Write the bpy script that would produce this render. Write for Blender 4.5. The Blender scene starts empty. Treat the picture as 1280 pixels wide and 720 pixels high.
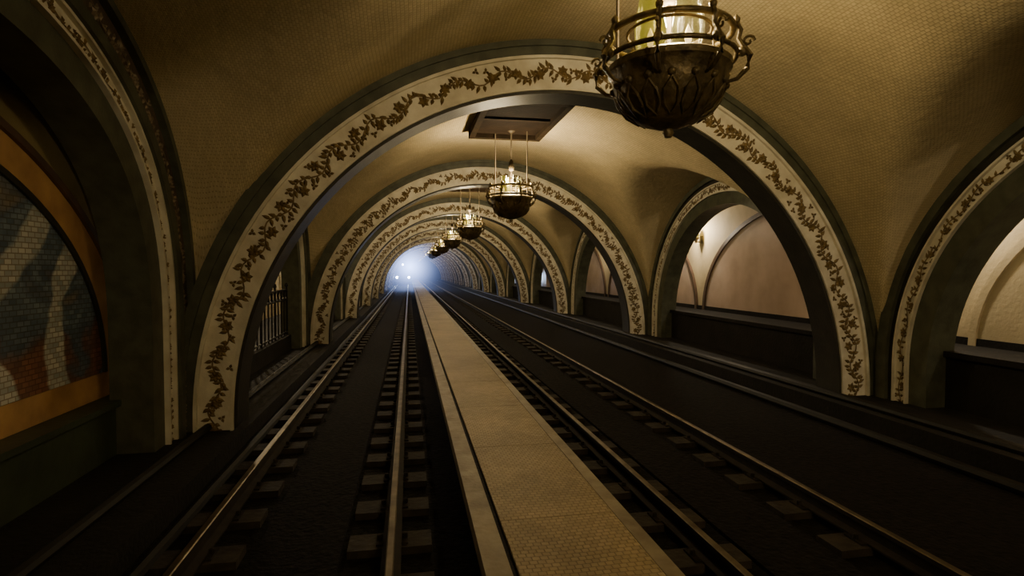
import bpy, math, random
from mathutils import Vector, Matrix
random.seed(7)
CX=2.19; PITCH=8.45; Y1=7.8; ZC=0.1
K0,K1=-2,13
RIBY=[Y1+PITCH*k for k in range(K0,K1+1)]
BAYC=[y+PITCH/2 for y in RIBY[:-1]]
YS,YE=RIBY[0],RIBY[-1]
SC=bpy.context.scene.collection

# ---------------------------------------------------------------- materials
def mat(name,base=(.5,.5,.5),rough=.6,metal=0,var=None,vscale=3,bump=0,bscale=40,emit=None,estr=0,spec=.5):
    m=bpy.data.materials.new(name); m.use_nodes=True
    nt=m.node_tree; b=nt.nodes['Principled BSDF']
    b.inputs['Base Color'].default_value=(*base,1); b.inputs['Roughness'].default_value=rough
    b.inputs['Metallic'].default_value=metal; b.inputs['Specular IOR Level'].default_value=spec
    tc=nt.nodes.new('ShaderNodeTexCoord')
    if var:
        n=nt.nodes.new('ShaderNodeTexNoise'); n.inputs['Scale'].default_value=vscale; n.inputs['Detail'].default_value=6
        nt.links.new(tc.outputs['Object'],n.inputs['Vector'])
        r=nt.nodes.new('ShaderNodeValToRGB'); r.color_ramp.elements[0].position=.32; r.color_ramp.elements[1].position=.68
        r.color_ramp.elements[0].color=(*var,1); r.color_ramp.elements[1].color=(*base,1)
        nt.links.new(n.outputs['Fac'],r.inputs['Fac']); nt.links.new(r.outputs['Color'],b.inputs['Base Color'])
    if bump:
        n2=nt.nodes.new('ShaderNodeTexNoise'); n2.inputs['Scale'].default_value=bscale; n2.inputs['Detail'].default_value=4
        nt.links.new(tc.outputs['Object'],n2.inputs['Vector'])
        bp=nt.nodes.new('ShaderNodeBump'); bp.inputs['Strength'].default_value=bump; bp.inputs['Distance'].default_value=.02
        nt.links.new(n2.outputs['Fac'],bp.inputs['Height']); nt.links.new(bp.outputs['Normal'],b.inputs['Normal'])
    if emit:
        b.inputs['Emission Color'].default_value=(*emit,1); b.inputs['Emission Strength'].default_value=estr
    return m

def mosaic_mat(name,c1,c2,mortar,tile=.05,coord='UV',rough=.55,bump=.5,mott=.75):
    m=bpy.data.materials.new(name); m.use_nodes=True
    nt=m.node_tree; b=nt.nodes['Principled BSDF']; b.inputs['Roughness'].default_value=rough
    b.inputs['Specular IOR Level'].default_value=.3
    tc=nt.nodes.new('ShaderNodeTexCoord')
    nw=nt.nodes.new('ShaderNodeTexNoise'); nw.inputs['Scale'].default_value=1.3
    nt.links.new(tc.outputs[coord],nw.inputs['Vector'])
    mx=nt.nodes.new('ShaderNodeMix'); mx.data_type='VECTOR'; mx.inputs['Factor'].default_value=.06
    nt.links.new(tc.outputs[coord],mx.inputs[4]); nt.links.new(nw.outputs['Color'],mx.inputs[5])
    br=nt.nodes.new('ShaderNodeTexBrick'); br.inputs['Scale'].default_value=1
    br.inputs['Brick Width'].default_value=tile*1.15; br.inputs['Row Height'].default_value=tile
    br.inputs['Mortar Size'].default_value=tile*.1; br.inputs['Mortar Smooth'].default_value=.4
    br.inputs['Color1'].default_value=(*c1,1); br.inputs['Color2'].default_value=(*c2,1); br.inputs['Mortar'].default_value=(*mortar,1)
    nt.links.new(mx.outputs[1],br.inputs['Vector'])
    n=nt.nodes.new('ShaderNodeTexNoise'); n.inputs['Scale'].default_value=.9; n.inputs['Detail'].default_value=8; n.inputs['Roughness'].default_value=.6
    nt.links.new(tc.outputs['Object'],n.inputs['Vector'])
    r=nt.nodes.new('ShaderNodeMapRange'); r.inputs[1].default_value=.3; r.inputs[2].default_value=.7; r.inputs[3].default_value=mott; r.inputs[4].default_value=1.05
    nt.links.new(n.outputs['Fac'],r.inputs[0])
    v=nt.nodes.new('ShaderNodeVectorMath'); v.operation='SCALE'
    nt.links.new(br.outputs['Color'],v.inputs[0]); nt.links.new(r.outputs[0],v.inputs['Scale'])
    nt.links.new(v.outputs[0],b.inputs['Base Color'])
    bp=nt.nodes.new('ShaderNodeBump'); bp.inputs['Strength'].default_value=bump; bp.inputs['Distance'].default_value=.008; bp.invert=True
    nt.links.new(br.outputs['Fac'],bp.inputs['Height'])
    n3=nt.nodes.new('ShaderNodeTexNoise'); n3.inputs['Scale'].default_value=9; n3.inputs['Detail'].default_value=5
    nt.links.new(tc.outputs['Object'],n3.inputs['Vector'])
    bp2=nt.nodes.new('ShaderNodeBump'); bp2.inputs['Strength'].default_value=.45; bp2.inputs['Distance'].default_value=.03
    nt.links.new(n3.outputs['Fac'],bp2.inputs['Height']); nt.links.new(bp.outputs['Normal'],bp2.inputs['Normal'])
    nt.links.new(bp2.outputs['Normal'],b.inputs['Normal'])
    return m

M_vault=mosaic_mat('vault_mosaic',(.72,.60,.36),(.63,.52,.305),(.48,.385,.215),tile=.042,rough=.6,bump=.6,mott=.72)
M_cream=mat('cream_marble',(.82,.78,.65),.5,var=(.60,.55,.43),vscale=4,bump=.2,bscale=30)
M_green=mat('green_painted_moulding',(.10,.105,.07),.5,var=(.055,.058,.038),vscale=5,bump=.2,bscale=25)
M_dgreen=mat('dark_moulding',(.035,.033,.022),.5,var=(.02,.018,.013),vscale=5,bump=.2,bscale=25)
M_brown=mat('brown_moulding',(.12,.085,.054),.55,var=(.065,.048,.032),vscale=5,bump=.3,bscale=25)
M_vine=mat('gilded_vine',(.25,.17,.065),.5,metal=.2,var=(.10,.065,.024),vscale=12)
M_vine2=mat('tarnished_vine',(.28,.22,.145),.5,metal=.2,var=(.14,.105,.07),vscale=12)
M_aisle=mat('aisle_plaster',(.66,.55,.35),.7,var=(.50,.41,.25),vscale=1.5,bump=.3,bscale=18)
M_pink=mat('pink_tile_wall',(.62,.48,.40),.20,var=(.50,.38,.30),vscale=1.6,bump=.3,bscale=3)
M_trim=mat('brown_trim',(.13,.075,.05),.5,var=(.08,.05,.03),vscale=4)
M_dark=mat('dark_stone',(.016,.0145,.013),.85,var=(.009,.008,.007),vscale=3,bump=.5,bscale=20,spec=.3)
M_ballast=mat('ballast',(.013,.011,.009),.95,var=(.004,.003,.003),vscale=14,bump=1,bscale=22,spec=.2)
M_sleeper=mat('timber_sleeper',(.045,.035,.025),.85,var=(.016,.012,.009),vscale=6,bump=.6,bscale=18)
M_rail=mat('rail_steel',(.24,.20,.135),.5,metal=1,var=(.12,.095,.06),vscale=6)
M_rust=mat('rusty_rail_side',(.028,.02,.014),.85,metal=.2,var=(.013,.010,.007),vscale=9)
M_bronze=mat('dark_bronze',(.26,.20,.10),.45,metal=.5,var=(.085,.066,.034),vscale=9,bump=.8,bscale=16)
M_iron=mat('black_iron',(.015,.014,.012),.6,metal=.4)
M_rod=mat('lamp_rod',(.06,.045,.025),.6,metal=.2,spec=.2)
M_panel=mat('brown_vent',(.016,.010,.006),.9,var=(.009,.006,.004),vscale=3,bump=.4,bscale=14,spec=.05)
M_ptrim=mat('vent_frame',(.028,.018,.010),.9,var=(.016,.011,.006),vscale=4,spec=.05)
M_tan=mat('ochre_mural_border',(.60,.36,.15),.6,var=(.34,.19,.075),vscale=2.5,bump=.4,bscale=14)
M_olive=mat('olive_wall',(.34,.265,.12),.7,var=(.21,.165,.075),vscale=1.5,bump=.4,bscale=10)
M_wains=mat('green_wainscot',(.055,.075,.045),.5,var=(.033,.045,.028),vscale=3,bump=.2,bscale=12)
M_bulb=mat('lamp_flame',(1,.8,.4),.5,emit=(1,.72,.30),estr=3.0)
M_train=mat('train_paint',(.10,.14,.22),.35,metal=.2)
M_win=mat('train_glass',(.02,.03,.04),.1)
M_head=mat('headlight',(1,1,1),.3,emit=(.75,.87,1),estr=80)
def thin_glass(name,tint,estr,ecol,tfac,diff,edge=.55):
    m=bpy.data.materials.new(name); m.use_nodes=True; nt=m.node_tree; nt.nodes.clear()
    out=nt.nodes.new('ShaderNodeOutputMaterial')
    t=nt.nodes.new('ShaderNodeBsdfTransparent'); t.inputs[0].default_value=(*tint,1)
    b=nt.nodes.new('ShaderNodeBsdfPrincipled'); b.inputs['Base Color'].default_value=(*diff,1); b.inputs['Roughness'].default_value=.12
    b.inputs['Emission Color'].default_value=(*ecol,1); b.inputs['Emission Strength'].default_value=estr
    fr=nt.nodes.new('ShaderNodeLayerWeight'); fr.inputs[0].default_value=.3
    mr=nt.nodes.new('ShaderNodeMapRange'); mr.inputs[3].default_value=tfac; mr.inputs[4].default_value=min(1,tfac+edge)
    nt.links.new(fr.outputs['Facing'],mr.inputs[0])
    mx=nt.nodes.new('ShaderNodeMixShader'); nt.links.new(mr.outputs[0],mx.inputs[0]); nt.links.new(t.outputs[0],mx.inputs[1]); nt.links.new(b.outputs[0],mx.inputs[2])
    nt.links.new(mx.outputs[0],out.inputs[0]); return m
M_glass=thin_glass('lamp_glass',(.96,.95,.88),.06,(.9,.85,.45),.05,(.05,.05,.025))
M_frost=thin_glass('frosted_glass',(.85,.8,.5),.28,(.80,.70,.10),.65,(.055,.05,.010),.3)
M_walk=mosaic_mat('walkway_paving',(.60,.48,.28),(.50,.40,.235),(.36,.28,.16),tile=.04,coord='Object',rough=.6,bump=.8,mott=.6)
M_rim=mat('walkway_kerb',(.38,.325,.22),.6,var=(.23,.19,.125),vscale=5,bump=.3,bscale=20)

# ---------------------------------------------------------------- mesh builder
class MB:
    def __init__(s): s.v=[];s.f=[];s.m=[];s.mats=[]
    def mi(s,m):
        if m not in s.mats: s.mats.append(m)
        return s.mats.index(m)
    def face(s,pts,m):
        i=len(s.v); s.v+= [tuple(p) for p in pts]; s.f.append(tuple(range(i,i+len(pts)))); s.m.append(s.mi(m))
    def box(s,x0,x1,y0,y1,z0,z1,m):
        P=[(x,y,z) for x in(x0,x1) for y in(y0,y1) for z in(z0,z1)]
        i=len(s.v); s.v+=P; k=s.mi(m)
        for f in((0,1,3,2),(4,6,7,5),(0,4,5,1),(2,3,7,6),(0,2,6,4),(1,5,7,3)):
            s.f.append(tuple(i+a for a in f)); s.m.append(k)
    def lathe(s,prof,c,m,n=32,a0=0,a1=2*math.pi):
        i=len(s.v); k=s.mi(m)
        for j in range(n+1):
            a=a0+(a1-a0)*j/n
            for r,z in prof: s.v.append((c[0]+r*math.cos(a),c[1]+r*math.sin(a),c[2]+z))
        L=len(prof)
        for j in range(n):
            for q in range(L-1):
                s.f.append((i+j*L+q,i+(j+1)*L+q,i+(j+1)*L+q+1,i+j*L+q+1)); s.m.append(k)
    def tube(s,pts,r,m,n=8,closed=False):
        pts=[Vector(p) for p in pts]; k=s.mi(m); N=len(pts); i=len(s.v)
        for j,p in enumerate(pts):
            if closed: t=pts[(j+1)%N]-pts[j-1]
            else: t=pts[min(j+1,N-1)]-pts[max(j-1,0)]
            t.normalize(); u=t.cross(Vector((0,0,1)))
            if u.length<.05: u=t.cross(Vector((0,1,0)))
            u.normalize(); w=t.cross(u)
            rr=r[j] if isinstance(r,list) else r
            for q in range(n):
                a=2*math.pi*q/n; s.v.append(tuple(p+u*rr*math.cos(a)+w*rr*math.sin(a)))
        for j in range(N if closed else N-1):
            for q in range(n):
                a=i+j*n+q; b=i+j*n+(q+1)%n; c=i+((j+1)%N)*n+(q+1)%n; d=i+((j+1)%N)*n+q
                s.f.append((a,b,c,d)); s.m.append(k)
        if not closed:
            s.f.append(tuple(i+q for q in range(n))); s.m.append(k)
            s.f.append(tuple(i+(N-1)*n+q for q in reversed(range(n)))); s.m.append(k)
    def mesh(s,name,smooth=False,angle=None):
        me=bpy.data.meshes.new(name); me.from_pydata(s.v,[],s.f)
        for m in s.mats: me.materials.append(m)
        me.polygons.foreach_set('material_index',s.m)
        if smooth: me.polygons.foreach_set('use_smooth',[True]*len(s.f))
        me.validate(); me.update()
        if smooth and angle:
            try: me.set_sharp_from_angle(angle=angle)
            except Exception: pass
        return me
    def obj(s,name,smooth=False,parent=None,loc=(0,0,0),angle=None):
        o=bpy.data.objects.new(name,s.mesh(name,smooth,angle)); SC.objects.link(o); o.location=loc
        if parent: o.parent=parent
        return o
def inst(name,me,loc=(0,0,0),parent=None):
    o=bpy.data.objects.new(name,me); SC.objects.link(o); o.location=loc
    if parent: o.parent=parent
    return o
def empty(name,loc=(0,0,0)):
    e=bpy.data.objects.new(name,None); SC.objects.link(e); e.location=loc; e.empty_display_size=.2; return e

def arch(a,b,z0,n,zb,N=56,legs=6):
    P=[(a,zb+(z0-zb)*i/legs) for i in range(legs)]
    for i in range(N+1):
        t=math.pi*i/N; c=math.cos(t); s_=max(math.sin(t),0)
        P.append((a*math.copysign(abs(c)**(2/n),c), z0+b*s_**(2/n)))
    P+=[(-a,z0+(zb-z0)*(i+1)/legs) for i in range(legs)]
    return P
def sweep(mb,shape,d1,d2,p1,p2,mapf,m,N=56):
    a,b,z0,n,zb=shape
    O=arch(a-d1,b-d1,z0,n,zb,N); I=arch(a-d2,b-d2,z0,n,zb,N)
    for i in range(len(O)-1):
        for (A,B,pa,pb) in ((O,I,p1,p1),(I,I,p1,p2),(I,O,p2,p2),(O,O,p2,p1)):
            mb.face([mapf(A[i][0],A[i][1],pa),mapf(A[i+1][0],A[i+1][1],pa),mapf(B[i+1][0],B[i+1][1],pb),mapf(B[i][0],B[i][1],pb)],m)
def fill(mb,shape,d,p,mapf,m,N=48):
    a,b,z0,n,zb=shape; O=arch(a-d,b-d,z0,n,zb,N,1)
    mb.face([mapf(u,z,p) for u,z in O],m)

def vine(mb,shape,dmid,halfw,p,mapf,m,step=.10,size=1.0,rng=None):
    rng=rng or random
    a,b,z0,n,zb=shape
    path=arch(a-dmid,b-dmid,z0,n,zb,160,16)
    L=[0]
    for i in range(1,len(path)): L.append(L[-1]+math.dist(path[i],path[i-1]))
    tot=L[-1]; s=.1; j=0
    def at(s):
        nonlocal j
        while j<len(L)-2 and L[j+1]<s: j+=1
        f=(s-L[j])/max(L[j+1]-L[j],1e-6)
        P=Vector((path[j][0]*(1-f)+path[j+1][0]*f,path[j][1]*(1-f)+path[j+1][1]*f))
        T=Vector((path[j+1][0]-path[j][0],path[j+1][1]-path[j][1])).normalized()
        return P,T,Vector((-T.y,T.x))
    per=.62
    prev=None
    def leaf(c,ang,l,w):
        d=Vector((math.cos(ang),math.sin(ang))); e=Vector((-d.y,d.x))
        pr=[(0,0),(.3,.5),(.62,.42),(1,0),(.62,-.42),(.3,-.5)]
        base=[c+d*l*q+e*w*r for q,r in pr]; mid=c+d*l*.5
        for q in range(6):
            A=base[q];B=base[(q+1)%6]
            mb.face([mapf(A.x,A.y,p-.002),mapf(B.x,B.y,p-.002),mapf(mid.x,mid.y,p-.022)],m)
    k=0
    while s<tot-.1:
        P,T,Nn=at(s)
        off=math.sin(2*math.pi*s/per)*halfw*.42
        C=P+Nn*off
        if prev is not None:
            e=(C-prev).normalized(); q=Vector((-e.y,e.x))*.011*size
            mb.face([mapf(*(prev+q),p-.01),mapf(*(C+q),p-.01),mapf(*(C-q),p-.01),mapf(*(prev-q),p-.01)],m)
        prev=C
        ta=math.atan2(T.y,T.x)
        for sg in(1,-1):
            if rng.random()<.85:
                leaf(C,ta+sg*(.7+rng.random()*.8),(.08+.06*rng.random())*size,.055*size)
        if k%5==0:
            c2=P-Nn*off*.8
            a0=rng.random()
            for q in range(6): leaf(c2,a0+q*math.pi/3,.09*size,.06*size)
        elif k%2==1:
            c2=P+Nn*(halfw*rng.uniform(-.95,.95))
            a0=rng.random()*6
            for q in range(3): leaf(c2,a0+q*2.1,.058*size,.042*size)
        s+=step; k+=1

# ---------------------------------------------------------------- transverse ribs
RS=(5.08,5.08,ZC,2.0,-.25)
def ribmap(u,z,p): return (u,p,z)
rb=MB()
HT=.24
sweep(rb,RS,-.02,.10,-HT-.05,HT+.05,ribmap,M_green,72)
sweep(rb,RS,.10,.23,-HT-.015,HT+.015,ribmap,M_green,72)
sweep(rb,RS,.23,.27,-HT-.05,HT+.05,ribmap,M_cream,72)
sweep(rb,RS,.27,.66,-HT,HT,ribmap,M_cream,72)
sweep(rb,RS,.66,.70,-HT-.04,HT+.04,ribmap,M_cream,72)
sweep(rb,RS,.70,.74,-HT-.01,HT+.01,ribmap,M_dgreen,72)
vine(rb,RS,.465,.17,-HT,ribmap,M_vine,step=.066,size=.92)
rib_me=rb.mesh('arch_rib')
for y in RIBY: inst('arch_rib',rib_me,(CX,y,0))

# ---------------------------------------------------------------- side arches
SR=(3.86,3.70,.60,2.0,-.2)
SL=(4.20,3.55,1.30,2.45,-.2)
PX=5.0
mbR=MB()
def mpr(u,z,p): return (PX+p,u,z)
sweep(mbR,SR,-.03,.14,-.10,.45,mpr,M_green)
sweep(mbR,SR,.14,.24,-.04,.45,mpr,M_dgreen)
sweep(mbR,SR,.24,.27,-.08,.45,mpr,M_cream)
sweep(mbR,SR,.27,.45,-.03,.45,mpr,M_cream)
sweep(mbR,SR,.45,.48,-.08,.45,mpr,M_cream)
sweep(mbR,SR,.48,.76,-.02,.42,mpr,M_green)
vine(mbR,SR,.36,.08,-.03,mpr,M_vine,step=.08,size=.7,rng=random.Random(3))
meR=mbR.mesh('side_arch')
mbL=MB()
def mpl(u,z,p): return (-(PX+p),u,z)
sweep(mbL,SL,-.02,.10,-.14,.45,mpl,M_green)
sweep(mbL,SL,.10,.38,-.06,.45,mpl,M_brown)
sweep(mbL,SL,.38,.50,-.12,.45,mpl,M_green)
sweep(mbL,SL,.50,.53,-.08,.45,mpl,M_cream)
sweep(mbL,SL,.53,.70,-.03,.45,mpl,M_cream)
sweep(mbL,SL,.70,.73,-.08,.45,mpl,M_cream)
sweep(mbL,SL,.73,1.0,-.02,.42,mpl,M_green)
vine(mbL,SL,.24,.10,-.06,mpl,M_vine2,step=.08,size=.8,rng=random.Random(8))
vine(mbL,SL,.615,.07,-.03,mpl,M_vine,step=.08,size=.62,rng=random.Random(4))
meL=mbL.mesh('side_arch')
for y in BAYC:
    inst('side_arch',meR,(CX,y,0)); inst('side_arch',meL,(CX,y,0))

def side_wall(shape,side,name):
    mb=MB()
    a,b,z0,n,zb=shape; H=PITCH/2
    P=arch(a+.02,b+.02,z0,n,-.25,48,4)
    def Q(u,z):
        if z<=z0+1e-4: return (math.copysign(H,u),z)
        return (max(-H,min(H,u*1.5)),5.0)
    for yc in BAYC:
        for p in(.02,.45):
            for i in range(len(P)-1):
                A,B=P[i],P[i+1]; QA,QB=Q(*A),Q(*B)
                x=CX+side*(PX+p)
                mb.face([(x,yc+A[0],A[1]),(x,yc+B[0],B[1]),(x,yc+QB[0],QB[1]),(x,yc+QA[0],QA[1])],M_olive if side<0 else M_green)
                if (QA[1]<4.9)!=(QB[1]<4.9):
                    lo,hi=(QA,QB) if QA[1]<4.9 else (QB,QA)
                    mb.face([(x,yc+lo[0],lo[1]),(x,yc+hi[0],5.0),(x,yc+lo[0],5.0)],M_olive if side<0 else M_green)
    return mb.obj(name)
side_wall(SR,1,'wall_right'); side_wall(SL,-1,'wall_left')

# ---------------------------------------------------------------- groined vault
def cross(u,shape):
    a,b,z0,n,zb=shape; a=a-.02; b=b-.02
    if abs(u)>=a: return -5
    return z0+b*(1-(abs(u)/a)**n)**(1/n)
def smax(a,b,k=.28):
    h=max(k-abs(a-b),0)/k
    return max(a,b)+h*h*k*.25
ys=[]
us=set()
for A in (3.84,4.18):
    for i in range(41): us.add(round(-A*math.cos(math.pi*i/40),4))
us=sorted(us)
for yc in BAYC:
    ys+= [(yc-PITCH/2,-PITCH/2)]
    for u in us: ys.append((yc+u,u))
ys.append((YE,-PITCH/2))
NX=96; R=5.06
xs=[-5.0*math.cos(math.pi*i/NX) for i in range(NX+1)]
V=[];F=[];UV=[]
for (y,u) in ys:
    for x in xs:
        zm=ZC+math.sqrt(max(R*R-x*x,0))
        zc=cross(u,SR if x>0 else SL)
        z=smax(zm,zc) if zc>0 else zm
        V.append((CX+x,y,z)); UV.append((y,math.asin(x/R)*R))
for j in range(len(ys)-1):
    for i in range(NX):
        a=j*(NX+1)+i; F.append((a,a+NX+1,a+NX+2,a+1))
me=bpy.data.meshes.new('ceiling'); me.from_pydata(V,[],F); me.materials.append(M_vault)
uvl=me.uv_layers.new(name='UVMap')
for l in me.loops: uvl.data[l.index].uv=UV[l.vertex_index]
me.polygons.foreach_set('use_smooth',[True]*len(F)); me.update()
vo=bpy.data.objects.new('ceiling',me); SC.objects.link(vo)

# ---------------------------------------------------------------- right aisle
BX=CX+6.85
mb=MB()
mb.box(BX,BX+.2,YS,YE,-.2,4.9,M_aisle)
wr=mb.obj('wall_aisle_right')
mb=MB(); mb.box(CX+5.45,BX,YS,YE,4.75,4.9,M_aisle); mb.obj('ceiling_aisle')
mb=MB(); mb.box(CX+5.30,BX,YS,YE,-.25,.78,M_dark); mb.box(CX+5.24,CX+5.5,YS,YE,.78,.86,M_dark); mb.obj('platform_right')
PS=(3.95,2.75,.80,2.0,.78)
def mpR(u,z,p): return (p,u,z)
for i,y in enumerate(BAYC):
    if i==0:
        mb=MB(); sweep(mb,PS,-.10,.02,-.07,0,mpR,M_trim,40)
        fill(mb,PS,0.0,-.03,mpR,M_pink)
        pm0=mb.mesh('blind_arch_panel')
    if i==1:
        mb=MB(); sweep(mb,PS,-.10,.02,-.07,0,mpR,M_aisle,40)
        fill(mb,PS,0.0,-.03,mpR,M_aisle); mb.obj('blind_arch_panel',loc=(BX,y,0)); continue
    inst('blind_arch_panel',pm0,(BX,y,0))
mb=MB(); mb.box(BX-.05,BX,YS,YE,.78,.90,M_dark); mb.obj('baseboard_aisle')

# ---------------------------------------------------------------- left niches
LX=CX-5.62; LX2=CX-7.0
YB=RIBY[2]
mb=MB(); mb.box(LX-.2,LX,YS,YB,-.2,4.9,M_olive); mb.box(LX2,LX-.2,YB-.2,YB,-.2,4.9,M_olive); mb.obj('wall_niche_left')
mb=MB(); mb.box(LX2-.2,LX2,YB,YE,-.2,4.9,M_aisle); mb.obj('wall_aisle_left')
mb=MB(); mb.box(LX2,CX-5.45,YS,YE,4.8,4.95,M_olive); mb.obj('ceiling_niche')
mb=MB(); mb.box(LX2,CX-5.2,YB,YE,-.25,.35,M_dark); mb.obj('platform_left')
mb=MB(); mb.box(LX,CX-5.36,YS,YB-.02,-.2,.52,M_wains); mb.box(LX,CX-5.30,YS,YB-.02,.52,.58,M_wains); mb.obj('wainscot_left')
def mural_mat():
    m=bpy.data.materials.new('mosaic_mural'); m.use_nodes=True; nt=m.node_tree
    b=nt.nodes['Principled BSDF']; b.inputs['Roughness'].default_value=.45
    tc=nt.nodes.new('ShaderNodeTexCoord'); sp=nt.nodes.new('ShaderNodeSeparateXYZ'); nt.links.new(tc.outputs['Object'],sp.inputs[0])
    cb=nt.nodes.new('ShaderNodeCombineXYZ'); nt.links.new(sp.outputs['Y'],cb.inputs[0]); nt.links.new(sp.outputs['Z'],cb.inputs[1])
    nz=nt.nodes.new('ShaderNodeTexNoise'); nz.inputs['Scale'].default_value=.9; nz.inputs['Detail'].default_value=2; nz.inputs['Distortion'].default_value=1.2
    nt.links.new(cb.outputs[0],nz.inputs['Vector'])
    ad=nt.nodes.new('ShaderNodeMath'); ad.operation='MULTIPLY_ADD'; ad.inputs[1].default_value=.10; ad.inputs[2].default_value=-.17
    nt.links.new(sp.outputs['Z'],ad.inputs[0])
    a2=nt.nodes.new('ShaderNodeMath'); a2.operation='ADD'; nt.links.new(nz.outputs['Fac'],a2.inputs[0]); nt.links.new(ad.outputs[0],a2.inputs[1])
    cr=nt.nodes.new('ShaderNodeValToRGB'); e=cr.color_ramp
    cols=[(.28,(.30,.14,.08)),(.40,(.21,.115,.08)),(.45,(.11,.15,.20)),(.54,(.18,.25,.31)),(.62,(.11,.15,.20)),(.72,(.27,.22,.14))]
    e.elements[0].position=cols[0][0]; e.elements[0].color=(*cols[0][1],1)
    e.elements[1].position=cols[-1][0]; e.elements[1].color=(*cols[-1][1],1)
    for p,c in cols[1:-1]:
        q=e.elements.new(p); q.color=(*c,1)
    nt.links.new(a2.outputs[0],cr.inputs[0])
    def swoop(cy,cz,r,wd):
        s=nt.nodes.new('ShaderNodeVectorMath'); s.operation='SUBTRACT'; s.inputs[1].default_value=(cy,cz,0); nt.links.new(cb.outputs[0],s.inputs[0])
        l=nt.nodes.new('ShaderNodeVectorMath'); l.operation='LENGTH'; nt.links.new(s.outputs[0],l.inputs[0])
        d=nt.nodes.new('ShaderNodeMath'); d.operation='SUBTRACT'; d.inputs[1].default_value=r; nt.links.new(l.outputs['Value'],d.inputs[0])
        ab=nt.nodes.new('ShaderNodeMath'); ab.operation='ABSOLUTE'; nt.links.new(d.outputs[0],ab.inputs[0])
        wv=nt.nodes.new('ShaderNodeMath'); wv.operation='MULTIPLY_ADD'; wv.inputs[1].default_value=.35; nt.links.new(nz.outputs['Fac'],wv.inputs[0]); nt.links.new(ab.outputs[0],wv.inputs[2])
        lt=nt.nodes.new('ShaderNodeMapRange'); lt.inputs[1].default_value=wd+.19; lt.inputs[2].default_value=wd+.15; lt.inputs[3].default_value=0; lt.inputs[4].default_value=1
        nt.links.new(wv.outputs[0],lt.inputs[0]); return lt
    last=None
    for a in((3.9,1.3,1.35,.13),(.9,3.4,1.75,.14),(1.2,.6,.75,.10)):
        s=swoop(*a)
        if last is None: last=s
        else:
            mxx=nt.nodes.new('ShaderNodeMath'); mxx.operation='MAXIMUM'; nt.links.new(last.outputs[0],mxx.inputs[0]); nt.links.new(s.outputs[0],mxx.inputs[1]); last=mxx
    mx=nt.nodes.new('ShaderNodeMix'); mx.data_type='RGBA'; nt.links.new(last.outputs[0],mx.inputs[0]); nt.links.new(cr.outputs[0],mx.inputs[6]); mx.inputs[7].default_value=(.55,.58,.54,1)
    br=nt.nodes.new('ShaderNodeTexBrick'); br.inputs['Scale'].default_value=1; br.inputs['Brick Width'].default_value=.09; br.inputs['Row Height'].default_value=.05
    br.inputs['Mortar Size'].default_value=.0055; br.inputs['Color1'].default_value=(1.25,1.2,1.2,1); br.inputs['Color2'].default_value=(.6,.66,.73,1); br.inputs['Mortar'].default_value=(.55,.46,.38,1)
    nt.links.new(cb.outputs[0],br.inputs['Vector'])
    mu=nt.nodes.new('ShaderNodeVectorMath'); mu.operation='MULTIPLY'; nt.links.new(mx.outputs[2],mu.inputs[0]); nt.links.new(br.outputs['Color'],mu.inputs[1])
    nt.links.new(mu.outputs[0],b.inputs['Base Color'])
    return m
M_mural=mural_mat()
mb=MB()
def mpL(u,z,p): return (-p,u,z)
O=arch(4.0,2.95,.60,2.0,.585,60,2); I=arch(3.4,2.30,.88,2.1,.86,60,2)
for i in range(len(O)-1):
    mb.face([(.06,O[i][0],O[i][1]),(.06,O[i+1][0],O[i+1][1]),(.06,I[i+1][0],I[i+1][1]),(.06,I[i][0],I[i][1])],M_tan)
    mb.face([(.06,O[i][0],O[i][1]),(.06,O[i+1][0],O[i+1][1]),(0,O[i+1][0],O[i+1][1]),(0,O[i][0],O[i][1])],M_tan)
mb.face([(.06,4.0,.585),(.06,-4.0,.585),(.06,-3.4,.86),(.06,3.4,.86)],M_tan)
mb.face([(.045,u,z) for u,z in I],M_mural)
sweep(mb,(3.44,2.34,.87,2.1,.86),0,.06,-.075,-.05,mpL,M_dgreen,60)
mb.obj('mosaic_mural',loc=(LX,BAYC[1],0))
mb=MB(); sweep(mb,(4.06,3.02,.58,2.0,.58),0,.07,-.10,0,mpL,M_trim,48); mb.obj('trim_1',loc=(LX,BAYC[1],0))
mb=MB()
sweep(mb,(2.6,2.2,1.4,2.0,1.3),0,.18,-.08,0,mpL,M_brown,40)
sweep(mb,(2.6,2.2,1.4,2.0,1.3),.5,.66,-.08,0,mpL,M_cream,40)
sweep(mb,(2.6,2.2,1.4,2.0,1.3),1.1,1.2,-.06,0,mpL,M_cream,40)
for i in range(15):
    t=math.pi*(i+.5)/15
    u,z=2.02*math.cos(t),1.4+1.62*math.sin(t)
    mb.lathe([(.0,.05),(.12,.04),(.16,0)],(0,0,0),M_cream,10)
    cnt=11*3
    for q in range(len(mb.v)-cnt,len(mb.v)):
        x,y,zz=mb.v[q]; mb.v[q]=(zz+.01,u+x,z+y)
lm=mb.mesh('wall_lunette')
for y in BAYC[2:]: inst('wall_lunette',lm,(LX2,y,0))
mb=MB()
for zz in(.42,1.25,1.5): mb.tube([(0,-3.2,zz),(0,3.2,zz)],.025,M_iron,6)
i=0; yy=-3.2
while yy<=3.21:
    mb.tube([(0,yy,.35),(0,yy,1.58 if i%4==0 else 1.5)],.026 if i%4==0 else .017,M_iron,6)
    if i%4==0: mb.lathe([(0,.1),(.035,.06),(.045,0),(.0,-.04)],(0,yy,1.6),M_iron,8)
    if i<20:
        c=[(0,yy+.16+.1*math.cos(t*math.pi/6),1.375+.1*math.sin(t*math.pi/6)) for t in range(12)]
        mb.tube(c,.012,M_iron,5,closed=True)
    yy+=.32; i+=1
rm=mb.mesh('iron_railing')
for y in BAYC[2:]: inst('iron_railing',rm,(CX-5.3,y,0))

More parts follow.
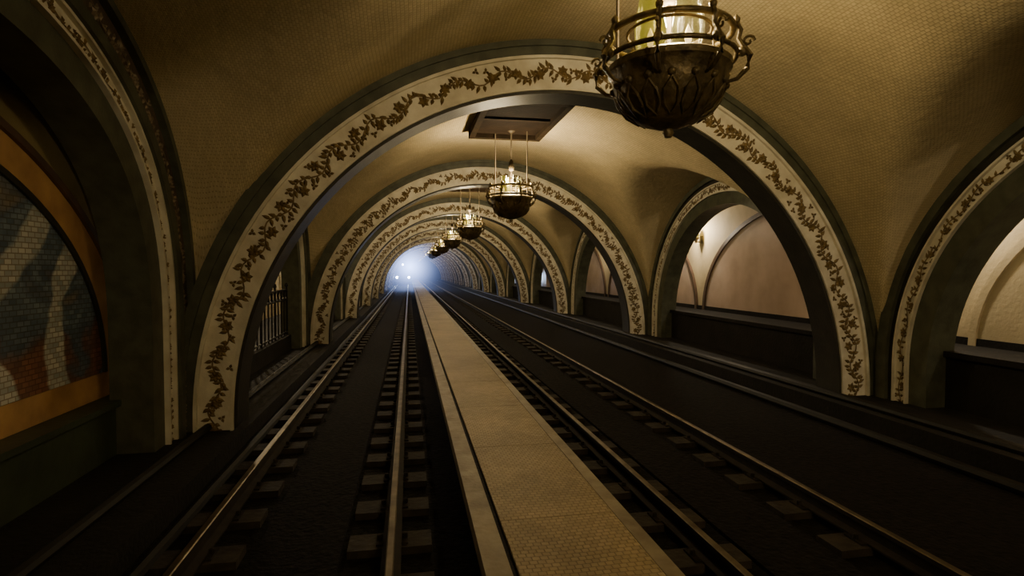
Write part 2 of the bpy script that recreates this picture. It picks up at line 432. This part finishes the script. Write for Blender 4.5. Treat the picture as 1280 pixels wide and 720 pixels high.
# ---------------------------------------------------------------- floor, kerbs, tracks
mb=MB(); mb.box(LX2-.2,BX+.2,YS,YE,-.45,-.16,M_ballast); mb.obj('floor')
mb=MB()
mb.box(CX-5.36,-2.02,YS,YE,-.2,-.02,M_dark); mb.box(-2.12,-2.0,YS,YE,-.02,.05,M_dark)
mb.obj('kerb_ledge_left')
mb=MB()
mb.box(6.0,CX+5.3,YS,YE,-.2,.05,M_dark); mb.box(5.94,6.1,YS,YE,-.2,.12,M_dark)
mb.obj('kerb_ledge_right')
mb=MB()
for x,z,r in((6.35,.10,.05),(6.5,.085,.035),(5.78,-.10,.06)): mb.tube([(x,YS,z),(x,YE,z)],r,M_iron,8)
mb.obj('cable_conduit')
mb=MB()
for x,z,r in((-1.86,-.1,.05),(-2.5,.03,.05)): mb.tube([(x,YS,z),(x,YE,z)],r,M_iron,8)
mb.obj('cable_conduit')

def rail(mb,x,z):
    sec=[(-.07,0),(-.07,.015),(-.012,.035),(-.012,.10),(-.028,.115),(-.028,.145),(-.020,.152),(.020,.152),(.028,.145),(.028,.115),(.012,.10),(.012,.035),(.07,.015),(.07,0)]
    n=len(sec)
    for i in range(n):
        a=sec[i];b=sec[(i+1)%n]
        m=M_rail if (a[1]>.14 and b[1]>.14) else M_rust
        mb.face([(x+a[0],YS,z+a[1]),(x+b[0],YS,z+b[1]),(x+b[0],YE-2,z+b[1]),(x+a[0],YE-2,z+a[1])],m)
def track(x0,x1):
    e=empty('railway_track',((x0+x1)/2,0,0)); c=(x0+x1)/2
    for i,x in enumerate((x0,x1)):
        mb=MB(); rail(mb,x-c,-.10); mb.obj('rail_%d'%(i+1),parent=e)
    mb=MB(); y=YS+.3; g=(x1-x0)/2
    while y<YE-2:
        j=random.uniform(-.02,.02)
        for s in(-1,1):
            mb.box(s*g-.33,s*g+.30,y-.13+j,y+.13+j,-.18,-.10,M_sleeper)
            mb.box(s*g-.12,s*g+.12,y-.09+j,y+.09+j,-.10,-.085,M_rust)
            for q in(-.095,.095): mb.lathe([(0,.04),(.02,.035),(.022,0)],(s*g+q,y+j,-.085),M_rust,6)
        y+=.66
    mb.obj('sleepers',parent=e)
    mb=MB(); mb.box(-.32,.32,YS,YE-2,-.17,-.125,M_ballast); mb.obj('drain_trough',parent=e)
track(-1.54,-.14); track(2.13,3.50)

mb=MB()
mb.box(.50,1.40,YS,YE-3,-.2,.27,M_dark)
mb.box(.41,.56,YS,YE-3,.20,.305,M_rim)
mb.box(1.40,1.50,YS,YE-3,.20,.305,M_rim)
mb.box(.56,.60,YS,YE-3,.25,.275,M_dark)
y=YS
while y<YE-4:
    mb.box(.60,1.40,y+.003,y+1.6-.003,.26,.30,M_walk); y+=1.6
mb.obj('raised_walkway')

mb=MB(); mb.box(LX2-.2,BX+.2,YS-.4,YS-.2,-.45,5.4,M_aisle); mb.obj('wall_back')
mb=MB(); mb.box(LX2-.2,BX+.2,YE+.3,YE+.5,-.45,5.4,M_dark); mb.obj('wall_front')

# ceiling vents
mb=MB()
mb.box(-.70,.70,-1.3,1.3,-.06,.10,M_panel)
for y0,y1 in((-1.42,-1.28),(1.28,1.42)): mb.box(-.80,.80,y0,y1,-.16,.0,M_ptrim)
for x0,x1 in((-.80,-.68),(.68,.80)): mb.box(x0,x1,-1.42,1.42,-.16,.0,M_ptrim)
mb.box(-.7,.7,-.06,.06,-.10,-.05,M_ptrim)
vm=mb.mesh('ceiling_vent')
for y in BAYC[1:]: inst('ceiling_vent',vm,(CX-.08,y-1.0,5.07))

# ---------------------------------------------------------------- lamps
def lamp_meshes():
    d={}
    mb=MB()
    prof=[(0,-.64),(.03,-.64),(.05,-.60),(.04,-.57),(.12,-.555),(.25,-.51),(.36,-.43),(.44,-.32),(.485,-.20),(.50,-.10),(.53,-.08),(.53,-.03),(.50,-.01),(.46,-.01),(.44,-.06),(.35,-.2),(.2,-.3),(0,-.33)]
    mb.lathe(prof,(0,0,0),M_bronze,40)
    for i in range(16):
        a=2*math.pi*i/16
        c,s=math.cos(a),math.sin(a)
        mb.lathe([(0,-.035),(.03,-.02),(.036,0),(.03,.02),(0,.035)],(.478*c,.478*s,-.22),M_bronze,8)
        for sg in(-1,1):
            pts=[]
            for t,(r,z) in enumerate([(.475,-.25),(.44,-.34),(.37,-.435),(.27,-.505)]):
                aa=a+sg*[.0,.13,.15,.0][t]
                pts.append(((r+.004)*math.cos(aa),(r+.004)*math.sin(aa),z))
            mb.tube(pts,[.006,.011,.011,.005],M_bronze,5)
    d['bowl']=mb.mesh('bowl',True,.9)
    mb=MB()
    circ=lambda r,z,n=40:[(r*math.cos(2*math.pi*i/n),r*math.sin(2*math.pi*i/n),z) for i in range(n)]
    mb.tube(circ(.56,.02),.022,M_bronze,8,True)
    mb.tube(circ(.53,.24),.028,M_bronze,8,True)
    mb.tube(circ(.36,.27),.014,M_bronze,6,True)
    for i in range(8):
        a=2*math.pi*i/8+.2; c,s=math.cos(a),math.sin(a)
        prof=[(.47,-.22),(.56,-.20),(.64,-.12),(.66,-.02),(.61,.06),(.57,.13),(.585,.20),(.56,.26),(.50,.27)]
        mb.tube([(r*c,r*s,z) for r,z in prof],[.012,.018,.024,.028,.024,.02,.022,.018,.012],M_bronze,7)
        sc=[((.645+.05*math.cos(t)*(1-t/9)),.0,(.10+.05*math.sin(t)*(1-t/9))) for t in [q*.6 for q in range(12)]]
        mb.tube([(r*c,r*s,z) for r,_,z in sc],.012,M_bronze,6)
        mb.lathe([(0,-.045),(.03,-.03),(.042,0),(.03,.03),(0,.045)],(.60*c,.60*s,.02),M_bronze,10)
        mb.lathe([(0,-.05),(.03,-.02),(.034,.01),(0,.05)],(.55*c,.55*s,.29),M_bronze,8)
    for i in range(4):
        a=math.pi/4+math.pi/2*i
        mb.tube([(.05*math.cos(a),.05*math.sin(a),-.05),(.3*math.cos(a),.3*math.sin(a),-.08),(.52*math.cos(a),.52*math.sin(a),-.03)],.018,M_bronze,6)
    d['cage']=mb.mesh('cage',True,.9)
    for nm,mt in(('glass_clear',M_glass),('glass_frosted',M_frost)):
        mb=MB()
        mb.lathe([(.06,-.05),(.10,0),(.13,.08),(.135,.2),(.115,.34),(.09,.48),(.095,.62)],(0,0,0),mt,24)
        d[nm]=mb.mesh(nm,True)
    mb=MB()
    mb.lathe([(0,-.02),(.022,.0),(.032,.05),(.024,.10),(0,.16)],(0,0,0),M_bulb,14)
    d['bulb']=mb.mesh('bulb',True)
    mb=MB(); mb.lathe([(0,-.14),(.05,-.14),(.055,.0),(.03,.02),(0,.02)],(0,0,0),M_bronze,14)
    d['holder']=mb.mesh('holder',True)
    H=1.35
    mb=MB(); mb.tube([(0,0,-.3),(0,0,H)],.022,M_rod,8)
    for x,y in((.40,-.05),(-.36,.30)): mb.tube([(x,y,-.02),(x,y,H-.02)],.015,M_rod,6)
    mb.lathe([(0,.0),(.06,.02),(.075,.1),(.05,.2),(.02,.24)],(0,0,.5),M_rod,14)
    d['rods']=mb.mesh('rods',True)
    mb=MB(); mb.lathe([(.03,-.12),(.08,-.09),(.12,-.04),(.46,-.02),(.48,.02),(0,.02)],(0,0,H),M_rod,28)
    d['canopy']=mb.mesh('canopy',True,.9)
    return d
LD=lamp_meshes()
def lamp(y,power,x=CX,scale=1.0,zr=3.60,hs=.72):
    e=empty('pendant_lamp',(x,y,zr)); e.scale=(scale,scale,scale)
    for k in('bowl','cage'): inst(k,LD[k],parent=e)
    r=inst('rods',LD['rods'],parent=e); c=inst('canopy',LD['canopy'],parent=e)
    kz=(5.07-zr)/scale/1.35
    r.scale=(1,1,kz); c.location=(0,0,(kz-1)*1.35)
    for i in range(4):
        a=math.radians(20+90*i); p=(.22*math.cos(a),.22*math.sin(a),.06)
        inst('holder_%d'%i,LD['holder'],p,e)
        o=inst('chimney_%d'%i,LD['glass_frosted' if i in(1,2) else 'glass_clear'],p,e); o.scale=(hs,hs,hs)
        o=inst('bulb_%d'%i,LD['bulb'],(p[0],p[1],p[2]+.05),e); o.scale=(hs,hs,hs)
    l=bpy.data.lights.new('lamp_light','POINT'); l.energy=power; l.color=(1,.79,.47); l.shadow_soft_size=.14
    o=bpy.data.objects.new('lamp_light',l); SC.objects.link(o); o.parent=e; o.location=(0,0,.46)
    return e
for i,y in enumerate(BAYC):
    p=[780,360,400,380,340][i] if i<5 else 240
    if i==1: lamp(4.52,p,scale=.97,zr=3.76,hs=1)
    else: lamp(y,p,scale=.86)

# wall sconces in right aisle; left aisle copies are added fill lights
mb=MB()
mb.lathe([(0,-.16),(.03,-.14),(.05,-.06),(.09,0),(.10,.03),(.0,.03)],(-.20,0,0),M_bronze,16)
mb.lathe([(.06,.03),(.10,.10),(.09,.2),(.05,.26)],(-.20,0,0),M_frost,16)
mb.tube([(0,0,-.05),(-.08,0,-.12),(-.17,0,-.10)],.018,M_bronze,6)
mb.box(-.03,0,-.06,.06,-.16,.08,M_bronze)
sm=mb.mesh('fill_sconce',True,.7)
for i,y in enumerate(BAYC[1:9]):
    o=inst('fill_sconce',sm,(BX,y+PITCH/2-8.45,3.0))
    l=bpy.data.lights.new('fill_light','POINT'); l.energy=150 if i<3 else 70; l.color=(1,.83,.60); l.shadow_soft_size=.08
    q=bpy.data.objects.new('fill_light',l); SC.objects.link(q); q.parent=o; q.location=(-.45,0,.25)
for i,y in enumerate(BAYC[2:6]):  # added sconces, brighten the left aisle wall behind the railing
    o=inst('fill_sconce',sm,(LX2,y+PITCH/2,3.0)); o.rotation_euler=(0,0,math.pi)
    l=bpy.data.lights.new('fill_light','POINT'); l.energy=230; l.color=(1,.82,.55); l.shadow_soft_size=.08
    q=bpy.data.objects.new('fill_light',l); SC.objects.link(q); q.parent=o; q.location=(-.45,0,.25)

# ---------------------------------------------------------------- train
TY=78
e=empty('subway_train',(-.84,TY,0))
mb=MB()
sec=[(-1.15,.25),(-1.2,.6),(-1.2,2.5),(-1.1,2.85),(-.8,3.1),(-.4,3.2),(.4,3.2),(.8,3.1),(1.1,2.85),(1.2,2.5),(1.2,.6),(1.15,.25)]
n=len(sec)
for i in range(n):
    a,b=sec[i],sec[(i+1)%n]
    mb.face([(a[0],0,a[1]),(b[0],0,b[1]),(b[0],18,b[1]),(a[0],18,a[1])],M_train)
mb.face([(a,0,b) for a,b in sec],M_train)
for x0,x1 in((-1.0,-.42),(-.32,.32),(.42,1.0)): mb.box(x0,x1,-.03,.01,1.6,2.5,M_win)
mb.box(-1.1,1.1,-.15,0,.25,.45,M_iron)
mb.obj('body',parent=e)
mb=MB()
for x in(-.8,.8): mb.lathe([(0,-.02),(.12,-.01),(.14,.03)],(x,0,0),M_head,16)
for q in range(len(mb.v)):
    x,y,z=mb.v[q]; mb.v[q]=(x,-.03+z,1.05+y)
mb.lathe([(0,0),(.1,0)],(0,0,0),M_head,12)
for q in range(len(mb.v)-26,len(mb.v)):
    x,y,z=mb.v[q]; mb.v[q]=(x,-.04,2.8+y)
mb.obj('headlights',parent=e)
for x in(-.8,.8):
    l=bpy.data.lights.new('headlight_beam','SPOT'); l.energy=600; l.color=(.55,.72,1); l.spot_size=math.radians(60); l.spot_blend=.9; l.shadow_soft_size=.15
    o=bpy.data.objects.new('headlight_beam',l); SC.objects.link(o); o.parent=e; o.location=(x,-.2,1.1)
    o.rotation_euler=Vector((0.02,-1,.03)).to_track_quat('-Z','Y').to_euler()

# far-end glow: mist volume with its own blue emission, not lit by the train
m=bpy.data.materials.new('mist_glow'); m.use_nodes=True; nt=m.node_tree; nt.nodes.clear()
out=nt.nodes.new('ShaderNodeOutputMaterial'); pv=nt.nodes.new('ShaderNodeVolumePrincipled')
tc=nt.nodes.new('ShaderNodeTexCoord'); ln=nt.nodes.new('ShaderNodeVectorMath'); ln.operation='LENGTH'
nt.links.new(tc.outputs['Object'],ln.inputs[0])
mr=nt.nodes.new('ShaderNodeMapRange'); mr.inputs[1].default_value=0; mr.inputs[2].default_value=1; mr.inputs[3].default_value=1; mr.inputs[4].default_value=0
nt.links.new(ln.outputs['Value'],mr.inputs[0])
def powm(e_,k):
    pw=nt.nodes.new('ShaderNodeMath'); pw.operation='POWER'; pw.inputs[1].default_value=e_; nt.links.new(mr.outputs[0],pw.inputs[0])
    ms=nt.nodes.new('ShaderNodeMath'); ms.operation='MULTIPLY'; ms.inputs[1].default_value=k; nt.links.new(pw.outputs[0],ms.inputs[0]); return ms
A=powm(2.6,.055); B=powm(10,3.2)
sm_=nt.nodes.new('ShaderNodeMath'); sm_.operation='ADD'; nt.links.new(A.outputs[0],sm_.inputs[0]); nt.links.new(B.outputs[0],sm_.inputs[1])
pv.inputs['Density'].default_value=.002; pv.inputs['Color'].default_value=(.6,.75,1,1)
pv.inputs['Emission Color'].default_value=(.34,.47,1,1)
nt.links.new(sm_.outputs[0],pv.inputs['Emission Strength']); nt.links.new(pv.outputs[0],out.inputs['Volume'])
bpy.ops.mesh.primitive_uv_sphere_add(segments=32,ring_count=16,radius=1,location=(.1,58,2.4))
o=bpy.context.object; o.name='mist_glow'; o.scale=(7.5,13,7.5); o.data.materials.append(m)

# ---------------------------------------------------------------- world + camera
w=bpy.data.worlds.new('World'); bpy.context.scene.world=w; w.use_nodes=True
w.node_tree.nodes['Background'].inputs[0].default_value=(.02,.018,.014,1); w.node_tree.nodes['Background'].inputs[1].default_value=.3
cam=bpy.data.cameras.new('camera'); co=bpy.data.objects.new('camera',cam); SC.objects.link(co)
cam.sensor_width=36; cam.lens=700/1280*36; cam.clip_end=300; cam.clip_start=.05
co.location=(0,0,2.0); co.rotation_euler=(math.radians(90-1.8),0,math.radians(-10.4))
bpy.context.scene.camera=co
